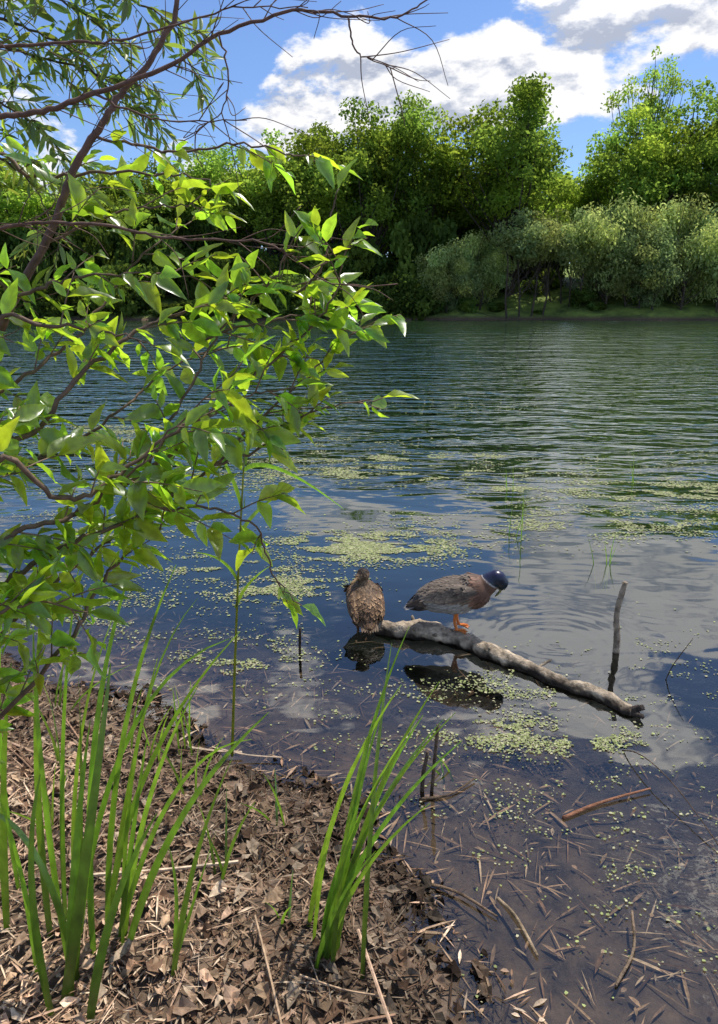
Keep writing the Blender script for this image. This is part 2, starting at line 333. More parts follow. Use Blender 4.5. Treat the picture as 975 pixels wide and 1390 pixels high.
def leafy(mb,stems,dens,roots,rbase,tmpl,mleaf,size,asp,gap,barkc,rootpt,tlen=.17):
    LP=[];LD=[];LN=[];LL=[]
    for si,st in enumerate(stems):
        P=[tuple(p) for p in st]
        if si in roots:
            j=rng.normal(size=2)*.08; rp=(rootpt[0]+j[0],rootpt[1]+j[1],rootpt[2]); mid=((rp[0]*1.3+P[0][0])/2.3,(rp[1]+P[0][1])/2,(rp[2]*.9+P[0][2])/2); P=[rp,mid]+P
        C=catmull(P,8); n=len(C); C[1:-1]+=rng.normal(size=(n-2,3))*.003
        r=np.linspace(rbase if si in roots else rbase*.45,.0012,n)
        V,F=tube(C,r,6); mb.add(V,F,0,barkc)
        seg=np.linalg.norm(np.diff(C,axis=0),axis=1); cum=np.r_[0,np.cumsum(seg)]; tot=cum[-1]
        s=(.35 if si in roots else .05)*tot
        while s<tot:
            i=min(np.searchsorted(cum,s),n-1); p=C[i]; t=unit(C[min(i+1,n-1)]-C[max(i-1,0)])
            s+=gap*(.5+1.0*rng.random())/max(dens[si],.05)
            if s/tot>.25 and rng.random()<.75:
                d=unit(t*.75+rvec(1)[0]*np.array([.8,.6,.8])+np.array([.1,0,.12])); Lt=tlen*(.35+.9*rng.random())*(1-.35*s/tot)
                Q=np.array([p,p+d*Lt*.5,p+d*Lt+np.array([0,0,-.08*Lt])]); Q=catmull(Q,4)
                V,F=tube(Q,np.linspace(.0018,.0008,len(Q)),4); mb.add(V,F,0,np.array(barkc)*1.3)
                k=max(2,int(Lt/.032))
                for q in range(k+1):
                    f=.3+.7*q/k; pp=Q[min(int(f*(len(Q)-1)),len(Q)-1)]
                    side=unit(np.cross(d,rvec(1)[0]))
                    for sg in ((1,-1) if q<k else (0,)):
                        if rng.random()<.12: continue
                        ld=unit(d*.7+side*sg*.8+np.array([0,0,-.3])+rng.normal(size=3)*.25)
                        LP.append(pp);LD.append(ld);LN.append(unit(np.array([0,-.15,.7])+rng.normal(size=3)*.6));LL.append(size*(.35+.85*rng.random())*(1.0 if q<k else .75))
            else:
                for sg in (1,-1):
                    ld=unit(t*.6+unit(np.cross(t,rvec(1)[0]))*sg*.8+np.array([0,0,-.15]))
                    LP.append(p);LD.append(ld);LN.append(unit(np.array([0,-.1,.8])+rng.normal(size=3)*.4));LL.append(size*(.6+.6*rng.random()))
        LP.append(C[-1]);LD.append(unit(C[-1]-C[-3]));LN.append(np.array([0,-.2,1.]));LL.append(size)
    n=len(LP); LL=np.array(LL)
    tone=.65+.6*rng.random(n); hue=rng.random(n)
    cols=np.stack([tone*(.75+.45*hue),tone,tone*(.9+.3*(1-hue))],1)
    k=len(tmpl[0]); cc=np.repeat(cols[:,None],k,1); cc[:,1::3]*=.8
    place(mb,tmpl,np.array(LP),np.array(LD),np.array(LN),LL,LL*asp*(.75+.5*rng.random(n)),mleaf,cc)
    return n
mb=MB(); nl=leafy(mb,SH,DENS,rooted,.0075,T_leaf,1,.074,.40,.047,(.15,.095,.06),(-1.35,1.35,.05))
mb.obj('leafy_shrub',[M_twig,M_leafN],True); print('leaves',nl)
UP=[
[(-.9,1.6,1.9),(-.77,1.5,1.94),(-.68,1.5,1.95),(-.60,1.5,1.96),(-.50,1.5,1.99),(-.35,1.5,2.04),(-.26,1.5,2.09),(-.12,1.5,2.13),(-.02,1.5,2.12),(.07,1.5,2.12),(.13,1.5,2.15)],
[(-.95,1.7,2.05),(-.8,1.6,2.1),(-.71,1.6,2.1),(-.58,1.6,2.11),(-.49,1.6,2.11),(-.36,1.6,2.14),(-.23,1.6,2.17),(-.1,1.6,2.17)],
[(-1.5,1.9,.02),(-1.35,1.85,.5),(-1.21,1.75,.89),(-.96,1.75,1.35),(-.78,1.7,1.62),(-.68,1.7,1.77),(-.63,1.7,1.88),(-.57,1.7,1.96),(-.51,1.7,2.04),(-.43,1.7,2.12),(-.38,1.7,2.21),(-.36,1.7,2.35),(-.3,1.65,2.6)],
[(-.95,1.7,1.6),(-.777,1.5,1.745),(-.705,1.5,1.75),(-.618,1.5,1.759),(-.488,1.5,1.752),(-.394,1.5,1.732),(-.286,1.5,1.727),(-.185,1.5,1.72),(-.127,1.5,1.693),(-.055,1.5,1.643),(.077,1.5,1.643)],
[(-.5,1.5,1.99),(-.43,1.5,1.96),(-.36,1.5,1.943),(-.213,1.5,1.944)],
[(-.02,1.5,2.12),(-.008,1.5,2.066),(.024,1.5,2.048),(.066,1.5,2.033)],
[(-.26,1.5,2.09),(-.245,1.5,2.024),(-.262,1.5,1.96),(-.335,1.5,1.908)]]
mb=MB(); RR=[(.007,.0013),(.0045,.001),(.013,.004),(.0045,.001),(.0025,.001),(.002,.0008),(.002,.0008)]
for st,(r0,r1) in zip(UP,RR):
    C=catmull(st,7); C[1:-1]+=rng.normal(size=(len(C)-2,3))*.0015
    V,F=tube(C,np.linspace(r0,r1,len(C)),7,.05); mb.add(V,F,0,(.15,.085,.06))
    if r0<.015:
        for k in range(int(len(C)*.4)):
            i=rng.integers(8,len(C)-1) if len(C)>12 else rng.integers(2,len(C)-1)
            d=unit(unit(C[i]-C[i-1])*.9+rvec(1)[0]*np.array([1,.5,1])*.7); Lt=.04+.13*rng.random()
            Q=catmull([C[i],C[i]+d*Lt*.5+rng.normal(size=3)*.01,C[i]+d*Lt+rng.normal(size=3)*.02],5)
            V,F=tube(Q,np.linspace(.0012,.0006,len(Q)),4); mb.add(V,F,0,(.14,.08,.055))
mb.obj('bare_branch_tree',[M_twig],True)
mb=MB(); trunk=catmull([(-2.9,3.3,-.1),(-2.75,3.25,1.0),(-2.5,3.2,2.0),(-2.35,3.1,3.0),(-2.2,3.1,4.2)],5)
V,F=tube(trunk,np.linspace(.12,.05,len(trunk)),9,.05); mb.add(V,F,0,(.1,.075,.05))
WI=[
[(-1.542,3,2.64),(-1.221,3,2.596),(-1.013,3,2.473),(-.889,3,2.296)],
[(-1.516,3,2.836),(-1.154,3,2.716),(-.948,3,2.596),(-.824,3,2.422)],
[(-1.575,3,2.395),(-1.359,3,2.347),(-1.202,3,2.242),(-1.0755,3,2.086)],
[(-1.142,3,2.836),(-.884,3,2.716),(-.701,3,2.62),(-.627,3,2.473)],
[(-1.602,3,2.19),(-1.381,3,2.152),(-1.252,3,2.032),(-1.184,3,1.84)],
[(-1.5,3,2.5465),(-1.176,3,2.497),(-.988,3,2.4475),(-.803,3,2.321)],
[(-2.0,3.1,3.2),(-1.4,3.0,3.1),(-.9,2.9,3.0),(-.6,2.9,2.8)]]
WI=[[(-2.4,3.15,min(s[0][2]-.1,3.4))]+s for s in WI]
leafy(mb,WI,[1.9]*7,set(range(7)),.012,T_nar,1,.085,.22,.05,(.1,.08,.04),(-2.45,3.15,2.2),.3)
mb.obj('overhanging_willow_tree',[M_twig,M_leafWn],True)

# ------------------------------------------------------------------ reeds
def blade(mb,root,tip,w,bow=.0,m=0,tone=1.,droop=0,nseg=12):
    r=np.array(root,float); t=np.array(tip,float); mid=(r+t)/2+np.array([(r[0]-t[0])*.25+bow,0,abs(t[2]-r[2])*.12+droop])
    s=np.linspace(0,1,nseg)[:,None]; P=(1-s)**2*r+2*s*(1-s)*mid+s*s*t
    T=unit(np.gradient(P,axis=0)); side=unit(np.cross(T,np.array([rng.normal()*.3,-1,.1])))
    ww=w*np.minimum(1,(1.02-s)**.6*1.15)*(.75+.25*np.minimum(1,s*5)); nr=np.cross(side,T)
    tw=rng.normal()*.5*s; side=side*np.cos(tw)+nr*np.sin(tw)
    V=np.stack([P-side*ww/2,P+nr*ww*.12,P+side*ww/2],1).reshape(-1,3)
    F=[]
    for i in range(nseg-1):
        a=3*i; F+=[(a,a+1,a+4,a+3),(a+1,a+2,a+5,a+4)]
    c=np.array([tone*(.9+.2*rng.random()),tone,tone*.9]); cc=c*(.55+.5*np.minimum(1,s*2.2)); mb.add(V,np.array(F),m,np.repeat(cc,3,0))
mb=MB()
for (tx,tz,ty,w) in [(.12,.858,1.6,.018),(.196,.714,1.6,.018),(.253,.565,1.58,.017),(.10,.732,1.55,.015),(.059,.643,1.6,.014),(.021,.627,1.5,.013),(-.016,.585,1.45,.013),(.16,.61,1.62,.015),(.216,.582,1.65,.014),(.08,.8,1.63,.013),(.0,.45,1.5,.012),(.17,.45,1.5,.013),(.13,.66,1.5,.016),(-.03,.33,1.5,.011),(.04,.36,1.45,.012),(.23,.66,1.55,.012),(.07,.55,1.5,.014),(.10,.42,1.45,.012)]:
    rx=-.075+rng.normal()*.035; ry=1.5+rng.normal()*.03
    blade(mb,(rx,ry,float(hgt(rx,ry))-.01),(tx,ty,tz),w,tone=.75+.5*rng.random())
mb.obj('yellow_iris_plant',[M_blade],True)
mb=MB()
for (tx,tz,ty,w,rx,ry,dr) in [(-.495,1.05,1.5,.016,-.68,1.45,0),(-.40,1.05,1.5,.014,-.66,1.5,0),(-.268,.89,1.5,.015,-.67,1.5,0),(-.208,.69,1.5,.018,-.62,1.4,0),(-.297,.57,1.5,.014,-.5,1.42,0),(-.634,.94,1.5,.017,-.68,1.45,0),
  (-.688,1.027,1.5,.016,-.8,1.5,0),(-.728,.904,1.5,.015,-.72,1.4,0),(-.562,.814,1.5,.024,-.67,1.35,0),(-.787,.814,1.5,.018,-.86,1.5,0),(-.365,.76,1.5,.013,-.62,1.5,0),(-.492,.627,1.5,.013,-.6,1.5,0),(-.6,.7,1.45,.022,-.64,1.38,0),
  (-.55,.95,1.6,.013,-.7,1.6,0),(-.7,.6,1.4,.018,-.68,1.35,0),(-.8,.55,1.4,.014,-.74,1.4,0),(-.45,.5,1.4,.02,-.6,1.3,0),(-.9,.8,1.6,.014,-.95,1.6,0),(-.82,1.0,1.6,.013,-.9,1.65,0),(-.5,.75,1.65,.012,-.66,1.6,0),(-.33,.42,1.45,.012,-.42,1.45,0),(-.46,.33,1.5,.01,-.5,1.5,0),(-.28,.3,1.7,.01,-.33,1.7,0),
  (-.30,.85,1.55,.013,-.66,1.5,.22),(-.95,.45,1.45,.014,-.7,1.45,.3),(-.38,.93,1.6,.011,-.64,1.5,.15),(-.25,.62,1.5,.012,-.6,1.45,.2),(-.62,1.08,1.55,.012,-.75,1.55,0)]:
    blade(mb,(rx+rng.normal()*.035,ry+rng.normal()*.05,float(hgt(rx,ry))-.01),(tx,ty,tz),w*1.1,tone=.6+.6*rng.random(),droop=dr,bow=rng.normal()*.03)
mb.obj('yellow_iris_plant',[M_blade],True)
mb=MB()
st=catmull([(-.455,2.3,.03),(-.43,2.3,.4),(-.40,2.3,.8),(-.37,2.3,1.14)],6); V,F=tube(st,np.linspace(.006,.003,len(st)),6); mb.add(V,F,0,(1.4,.85,.8))
for (a,b_,w,dr) in [((-.375,2.3,1.08),(-.05,2.2,.98),.016,.12),((-.40,2.3,.85),(-.22,2.3,1.02),.014,.0),((-.385,2.3,.95),(-.5,2.3,1.2),.014,0),((-.37,2.3,1.1),(-.3,2.3,1.28),.013,0),((-.42,2.3,.6),(-.3,2.3,.75),.012,0),((-.37,2.3,1.12),(-.42,2.3,1.3),.012,0),((-.41,2.3,.7),(-.55,2.3,.8),.012,.03)]:
    blade(mb,a,b_,w,droop=dr)
mb.obj('common_reed_plant',[M_blade],True)
mb=MB()
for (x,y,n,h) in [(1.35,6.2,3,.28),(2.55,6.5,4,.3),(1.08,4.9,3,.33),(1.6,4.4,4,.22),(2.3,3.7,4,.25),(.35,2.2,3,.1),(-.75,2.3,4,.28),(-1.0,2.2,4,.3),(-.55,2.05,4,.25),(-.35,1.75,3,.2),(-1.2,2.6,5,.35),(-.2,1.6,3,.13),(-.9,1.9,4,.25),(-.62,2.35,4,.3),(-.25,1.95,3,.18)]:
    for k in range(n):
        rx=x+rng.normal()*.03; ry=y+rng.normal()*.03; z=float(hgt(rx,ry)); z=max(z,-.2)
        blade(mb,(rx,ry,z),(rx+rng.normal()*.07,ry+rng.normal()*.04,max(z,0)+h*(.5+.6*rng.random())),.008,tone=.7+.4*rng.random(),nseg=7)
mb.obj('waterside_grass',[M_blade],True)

# ------------------------------------------------------------------ litter
pal=np.array([(.54,.36,.23),(.68,.51,.35),(.32,.19,.115),(.19,.11,.065),(.58,.38,.25),(.46,.31,.19)])
mb=MB(); n=30000
x=rng.uniform(-2.6,.35,n); y=rng.uniform(.7,3.6,n); z=hgt(x,y); k=z>-.015; x,y,z=x[k],y[k],z[k]; n=len(x)
az=rng.random(n)*6.283; d=np.stack([np.cos(az),np.sin(az),rng.normal(size=n)*.15],1)
def wet(z): return np.clip(.2+(z)/.05*.8,.2,1)[:,None]
pt=np.array([mnoise.noise(Vector((a*2.2,b*2.2,1.))) for a,b in zip(x,y)])[:,None]
cc=pal[rng.integers(0,6,n)]*(.5+.6*rng.random(n))[:,None]*wet(z)*(1+.5*pt)
Ls=.02+.12*rng.random(n)**2.5; stx=leaf_tmpl(4,.5,.06,'narrow')
place(mb,stx,np.stack([x,y,z+.004+.024*rng.random(n)*np.clip(z/.05+.2,.1,1)],1)-d*Ls[:,None]*.5,d,unit(np.stack([rng.normal(size=n)*.3,rng.normal(size=n)*.3,np.ones(n)],1)),Ls,.0025+.004*rng.random(n),0,cc)
n=10000; x=rng.uniform(-2.6,.35,n); y=rng.uniform(.7,3.6,n); z=hgt(x,y); k=z>-.01; x,y,z=x[k],y[k],z[k]; n=len(x)
az=rng.random(n)*6.283; d=np.stack([np.cos(az),np.sin(az),rng.normal(size=n)*.25],1); Ls=.014+.048*rng.random(n)**1.6
pt=np.array([mnoise.noise(Vector((a*2.2,b*2.2,1.))) for a,b in zip(x,y)])[:,None]
cc=pal[rng.integers(0,6,n)]*(.4+.6*rng.random(n))[:,None]*wet(z)*(1+.5*pt)
place(mb,leaf_tmpl(5,.6,.25,wave=.45),np.stack([x,y,z+.006+.020*rng.random(n)*np.clip(z/.05+.2,.1,1)],1),d,unit(np.stack([rng.normal(size=n)*.4,rng.normal(size=n)*.4,np.ones(n)],1)),Ls,Ls*(.4+.45*rng.random(n)),0,cc)
for k in range(34):
    x0=rng.uniform(-1.5,.1); y0=rng.uniform(1.0,2.6)
    if hgt(x0,y0)<.0: continue
    az=rng.random()*6.28; Ln=.12+.3*rng.random(); q=[(x0+math.cos(az)*Ln*t,y0+math.sin(az)*Ln*t,float(hgt(x0+math.cos(az)*Ln*t,y0+math.sin(az)*Ln*t))+.022+.015*rng.random()) for t in (0,.5,1)]
    V,F=tube(catmull(q,4),.0022+.0025*rng.random(),5); mb.add(V,F,0,pal[rng.integers(0,6)]*.9)
mb.obj('dead_leaf_litter',[M_litter])
mb=MB(); n=12000
x=rng.uniform(-1.5,3.2,n); y=rng.uniform(.8,4.2,n); z=hgt(x,y); k=(z<0)&(z>-.3)&(rng.random(n)<np.exp(z*10)); x,y,z=x[k],y[k],z[k]; n=len(x)
az=rng.random(n)*6.283; d=np.stack([np.cos(az),np.sin(az),rng.normal(size=n)*.05],1); Ls=.015+.16*rng.random(n)**2.5
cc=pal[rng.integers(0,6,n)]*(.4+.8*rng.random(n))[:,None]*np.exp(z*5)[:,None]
place(mb,stx,np.stack([x,y,z+.012],1)-d*Ls[:,None]*.5,d,np.tile([0,0,1.],(n,1)),Ls,.0025+.004*rng.random(n)+.006*(rng.random(n)<.2),0,cc)
mb.obj('sunken_plant_debris',[M_litter])
mb=MB(); P=[]
patches=[(0.05,4.75,.55,.30,16000,.03),(-.5,4.0,.36,.20,4500,.05),(-.8,4.35,.4,.25,4500,.05),(.5,6.9,1.5,.38,13000,.07),(1.3,6.3,.25,.12,1600,-.12),(1.1,7.7,.9,.18,3000,.03),(2.7,6.2,1.2,.5,15000,.05),(1.9,5.3,1.2,.42,9000,.08),(1.1,5.1,.9,.3,5000,.09),(3.2,5.4,.9,.4,6000,.07),
 (-.2,7.7,1.4,.28,4500,.05),(-1.6,8.6,1.8,.35,6500,.04),(-3.6,9.5,1.8,.4,6500,.02),(-2.0,6.6,1.3,.45,6000,.05),(-1.9,5.2,.8,.5,5000,.05),(.55,2.5,.2,.10,2600,.02),(.85,2.45,.22,.10,2200,.06),(.62,2.8,.3,.15,1500,.14),(-.55,3.1,.3,.25,2500,.1),(-1.5,3.6,.6,.4,4000,.07),(.9,2.0,.7,.4,3000,.15),(1.0,1.7,.5,.3,1500,.15),(-.9,12,3,.6,1300,.05),(4.2,7.5,1.5,.5,3000,.07),(1.5,2.9,.7,.5,1800,.18),(.2,2.6,.3,.3,1200,.15)]
for (cx,cy,rx,ry,n,th) in patches:
    q=np.stack([cx+rx*rng.normal(size=n)*.6,cy+ry*rng.normal(size=n)*.6],1)
    fk=4.0/math.sqrt(cy/4); f=np.array([mnoise.fractal(Vector((a*fk*.8,b*fk*1.7,3.3)),.9,2.1,5) for a,b in q])
    q=q[f>th+.07*rng.random(n)]; P.append(np.c_[q,np.full(len(q),.0015+.0009*cy)])
n=260; P.append(np.c_[rng.uniform(-1.5,3.5,n),rng.uniform(1.4,7,n),np.full(n,.003)])
P=np.vstack(P); k=hgt(P[:,0],P[:,1])<-.002; P=P[k]; n=len(P); s=P[:,2]*(.4+rng.random(n)); print('weed',n)
a=rng.random(n)*6.28; V=[]
for j in range(5):
    aa=a+j*math.pi*.4; rr=s*(.6+.8*rng.random(n)); V.append(np.stack([P[:,0]+np.cos(aa)*rr*1.2,P[:,1]+np.sin(aa)*rr,.002+.003*rng.random(n)],1))
V=np.stack(V,1).reshape(-1,3); tone=(.45+.55*rng.random(n))[:,None]; c=np.where(rng.random((n,1))<.65,np.array([[.33,.37,.13]]),np.array([[.46,.43,.25]]))*tone
mb.add(V,np.arange(5*n).reshape(-1,5),0,np.repeat(c,5,0)); mb.obj('duckweed',[M_weed])

# ------------------------------------------------------------------ log and sticks
mb=MB()
C=catmull([(.085,3.40,.005),(.13,3.375,.020),(.28,3.34,.020),(.479,3.27,.022),(.60,3.14,.014),(.713,3.04,.014),(.86,2.87,.006),(.973,2.785,.010),(1.06,2.68,.006),(1.10,2.62,.004)],9)
R=np.interp(np.linspace(0,1,len(C)),[0,.04,.2,.42,.6,.85,.95,1],[.022,.042,.052,.044,.035,.032,.030,.022])
R=R*(1+.10*np.sin(np.arange(len(C))*.55)*np.sin(np.arange(len(C))*.23)); C[:,2]+=.006*np.sin(np.arange(len(C))*.4)
V,F=tube(C,R,20,.035)
cr_=np.array([mnoise.fractal(Vector(v*14),.8,2,4) for v in V])
V[:-2]+=(V[:-2]-np.repeat(C,20,0))*cr_[:-2,None]*.35
dry=np.clip((V[:,2]-.016)/.02+cr_*1.2,0,1)[:,None]; col=np.array([.035,.025,.018])*(1-dry)+np.array([.46,.36,.25])*dry*(.8+.5*cr_[:,None])
mb.add(V,F,0,np.clip(col,.01,.6))
for (p,q,r) in [((1.08,2.65,.0),(1.13,2.60,.045),.02),((1.10,2.63,.0),(1.12,2.57,.02),.016),((.30,3.36,.03),(.27,3.43,.065),.012),((.79,2.95,.03),(.86,2.97,.06),.008),((.13,3.37,.02),(.05,3.41,.05),.018),((.62,3.12,.03),(.60,3.07,.065),.007),((.40,3.29,.04),(.36,3.24,.05),.012)]:
    Q=catmull([p,(np.array(p)+q)/2+rng.normal(size=3)*.004,q],4); V,F=tube(Q,np.linspace(r,r*.6,len(Q)),8,.12); mb.add(V,F,0,(.06,.045,.035) if p[0]>1 else (.25,.2,.14))
mb.obj('fallen_log',[M_wood],True)
def stick(name,pts,r0,r1,c):
    mb=MB(); C=catmull(pts,6); V,F=tube(C,np.linspace(r0,r1,len(C)),8,.08); mb.add(V,F,0,c); mb.obj(name,[M_wood],True)
stick('upright_branch_stump',[(1.215,3.165,-.25),(1.222,3.165,.05),(1.21,3.165,.2),(1.235,3.16,.355)],.018,.012,(.30,.23,.16))
stick('upright_stick',[(-.28,3.15,-.2),(-.28,3.15,.0),(-.277,3.15,.13)],.007,.006,(.05,.035,.025))
stick('upright_stick',[(.24,2.15,-.15),(.25,2.15,.05),(.262,2.15,.25)],.007,.006,(.13,.09,.06))
stick('upright_stick',[(.22,2.15,-.15),(.215,2.15,.03),(.23,2.15,.15)],.009,.006,(.1,.07,.05))
stick('floating_stick',[(.655,2.01,.004),(.8,2.08,.008),(.986,2.145,.012)],.007,.003,(.24,.11,.06))
stick('floating_stick',[(.385,1.69,.0),(.42,1.62,.008),(.45,1.5,.006)],.005,.004,(.28,.2,.12))
stick('floating_stick',[(.2,2.1,.004),(.3,2.12,.006),(.4,2.2,.01)],.005,.003,(.12,.08,.05))
stick('floating_stick',[(.15,1.75,.004),(.27,1.70,.012),(.37,1.62,.008)],.006,.003,(.2,.13,.08))
stick('floating_stick',[(.62,1.42,.004),(.70,1.52,.008),(.74,1.64,.006)],.004,.003,(.2,.14,.09))
stick('thin_twig',[(.95,2.45,-.05),(1.0,2.3,.04),(1.05,2.1,.05),(1.1,1.8,.0)],.0025,.0015,(.09,.06,.04))
stick('thin_twig',[(1.35,2.9,.0),(1.38,2.9,.08),(1.45,2.9,.2)],.0025,.0015,(.09,.06,.04))

# ------------------------------------------------------------------ ducks
import bmesh
def blob_mesh(ells,voxel=.005,sm=6):
    bm=bmesh.new()
    for (c,r,p) in ells:
        M=Matrix.Translation(c)@Matrix.Rotation(-math.radians(p),4,'Y')@Matrix.Diagonal((*r,1))
        bmesh.ops.create_icosphere(bm,subdivisions=4,radius=1,matrix=M)
    me=bpy.data.meshes.new('tmp'); bm.to_mesh(me); bm.free(); o=bpy.data.objects.new('tmp',me); link(o)
    r=o.modifiers.new('r','REMESH'); r.mode='VOXEL'; r.voxel_size=voxel
    s=o.modifiers.new('s','SMOOTH'); s.factor=.6; s.iterations=sm
    dg=bpy.context.evaluated_depsgraph_get(); ev=o.evaluated_get(dg).to_mesh()
    V=np.array([v.co[:] for v in ev.vertices]); Nn=np.array([v.normal[:] for v in ev.vertices]); F=[list(p.vertices) for p in ev.polygons]
    o.evaluated_get(dg).to_mesh_clear(); bpy.data.objects.remove(o); return V,Nn,F
M_feath=attrmat('feathers',.65,.25,90,.25,.0006)
M_head=attrmat('iridescent_head_feathers',.3,.5,60,.2)
M_leg=attrmat('orange_leg',.45,.4,80,.2,.0004)
T_fea=leaf_tmpl(6,-.35,.02,'feather')
def featherize(mb,V,Nn,sel,nf,L,Wd,colfn,edge,aim=(-1,0,-.25),lift=.03,jit=.1):
    idx=np.where(sel)[0]; idx=rng.choice(idx,min(nf,len(idx)),replace=False); p=V[idx]; n=Nn[idx]
    a=np.array(aim); d=a-n*np.sum(n*a,1,keepdims=True); d=unit(d+rng.normal(size=d.shape)*jit); d=unit(d-n*np.sum(n*d,1,keepdims=True)+n*lift)
    base=colfn(p,rng.random(len(p)))
    cc=np.repeat(base[:,None],18,1)
    ed=np.ones(18); ed[[6,9,12,8,11,14]]=edge; ed[[15,16,17]]=edge
    cc=cc*ed[None,:,None]
    place(mb,T_fea,p+n*.0015,d,n,L*(.8+.4*rng.random(len(p))),Wd*(.8+.4*rng.random(len(p))),0,cc)
def longf(mb,a,b,w,nrm,c,edge=1.5):
    a=np.array([a],float);b=np.array([b],float); Ln=np.linalg.norm(b-a,axis=1); cc=np.tile(np.array(c,float),(1,18,1)); cc[:,[0,3,6,9,12,15,2,5,8,11,14,17]]*=edge
    place(mb,T_fea,a,b-a,np.array([nrm],float),Ln,np.array([w]),0,cc)
def duck(name,ells,headmask,colfn,headcol,bill,legs,loc,rot,ffn,female=False,eyes=()):
    root=bpy.data.objects.new(name,None); link(root); root.location=loc; root.rotation_euler=(0,0,rot)
    V,Nn,F=blob_mesh(ells)
    hm=headmask(V); C=colfn(V,np.full(len(V),.5)); C[hm]=headcol(V[hm])
    mb=MB(); mb.add(V,[np.array([f]) for f in F] if len(set(map(len,F)))>1 else np.array(F),0,C)
    o=mb.obj('body',[M_feath],True,root)
    o.data.materials.append(M_head)
    for p in o.data.polygons:
        if hm[p.vertices[0]] and not female: p.material_index=1
    mb=MB(); ffn(mb,V,Nn,hm); mb.obj('plumage',[M_feath],True,root)
    mb=MB(); P=catmull(bill,5); n=len(P); t=unit(P[-1]-P[0])
    s=np.linspace(0,1,n); rw=np.interp(s,[0,.3,.75,1],[.011,.0095,.0125,.006]); rh=np.interp(s,[0,.3,.8,1],[.011,.007,.0045,.002])
    yv=np.array([0,1.,0]); up=unit(np.cross(t,yv)); a=np.arange(10)*.6283
    Vb=np.vstack([P[i]+np.cos(a)[:,None]*yv*rw[i]+np.sin(a)[:,None]*up*rh[i] for i in range(n)]); i=np.arange(n-1)[:,None]*10; j=np.arange(10)[None]; j2=(j+1)%10
    mb.add(Vb,[np.stack([i+j,i+j2,i+10+j2,i+10+j],-1).reshape(-1,4),np.arange((n-1)*10,n*10)[None]],0,(.24,.22,.07) if not female else (.22,.13,.05)); mb.obj('bill',[M_leg],True,root)
    bm=bmesh.new()
    for e in eyes: bmesh.ops.create_icosphere(bm,subdivisions=2,radius=.0048,matrix=Matrix.Translation(e))
    me=bpy.data.meshes.new('eyes'); bm.to_mesh(me); bm.free(); me.materials.append(M_eye); link(bpy.data.objects.new('eyes',me),root)
    mb=MB()
    for (lx,ly,kz) in legs:
        Q=catmull([(lx-.005,ly,kz),(lx-.012,ly,kz*.5),(lx,ly,.006)],5); Vv,Ff=tube(Q,np.interp(np.linspace(0,1,len(Q)),[0,.3,.8,1],[.014,.008,.007,.009]),8); mb.add(Vv,Ff,0,(.62,.17,.03))
        c=np.array([lx,ly,.006]); tips=[c+np.array([.052*math.cos(b),.052*math.sin(b),-.008-.004*abs(b)]) for b in (-.5,0,.5)]
        for tp in tips:
            Vv,Ff=tube(np.array([c,(c+tp)/2+[0,0,.004],tp]),[.0045,.0035,.0022],6); mb.add(Vv,Ff,0,(.65,.19,.03))
        web=np.array([c,tips[0],(tips[0]+tips[1])/2-[.007,0,0],tips[1],(tips[1]+tips[2])/2-[.007,0,0],tips[2]]); mb.add(web,[(0,1,2),(0,2,3),(0,3,4),(0,4,5)],0,(.55,.15,.03))
        Vv,Ff=tube(np.array([c,c+[-.014,0,-.004]]),[.004,.002],5); mb.add(Vv,Ff,0,(.6,.17,.03))
    mb.obj('webbed_feet',[M_leg],False,root)
    return root
M_eye,nte,oe=newmat('eye_dark'); be=N(nte,'ShaderNodeBsdfPrincipled',inp={'Base Color':(.01,.007,.005,1),'Roughness':.1}); nte.links.new(be.outputs[0],oe.inputs[0])
E=[((-.03,0,.172),(.17,.090,.082),10),((.07,0,.195),(.09,.078,.083),15),((-.155,0,.128),(.085,.05,.034),14),((-.02,0,.13),(.10,.06,.05),0),
   ((-.03,.064,.188),(.13,.03,.055),12),((-.03,-.064,.188),(.13,.03,.055),12),((.135,0,.233),(.052,.050,.052),40),((.158,0,.254),(.040,.039,.044),40),((.184,0,.268),(.046,.037,.039),-25),((.206,0,.246),(.034,.029,.034),-60),((.208,0,.226),(.020,.018,.024),-85)]
def hd(V): return (V[:,0]-.10)*.75+(V[:,2]-.232)
def hm1(V): return hd(V)>.058
def col1(p,r):
    c=np.tile(np.array([.20,.15,.11]),(len(p),1)); top=np.clip((p[:,2]-.17)/.05,0,1)[:,None]
    c=c*(1-top*.5)
    br=(p[:,0]>.085)[:,None]; c=np.where(br,np.array([.13,.07,.045]),c)
    rump=(p[:,0]<-.16)[:,None]; c=np.where(rump,np.array([.05,.042,.036]),c)
    fl=((p[:,2]<.165)&(p[:,0]>-.14)&(p[:,0]<.085))[:,None]; c=np.where(fl,np.array([.32,.30,.27]),c)
    ring=(np.abs(hd(p)-.055)<.0022)[:,None]; c=np.where(ring,np.array([.4,.38,.34]),c)
    return c*(.6+.8*r)[:,None]
def hc1(V):
    k=np.clip((V[:,2]-.22)/.08,0,1)[:,None]
    return np.array([.010,.022,.022])*(1-k)+np.array([.012,.011,.042])*k
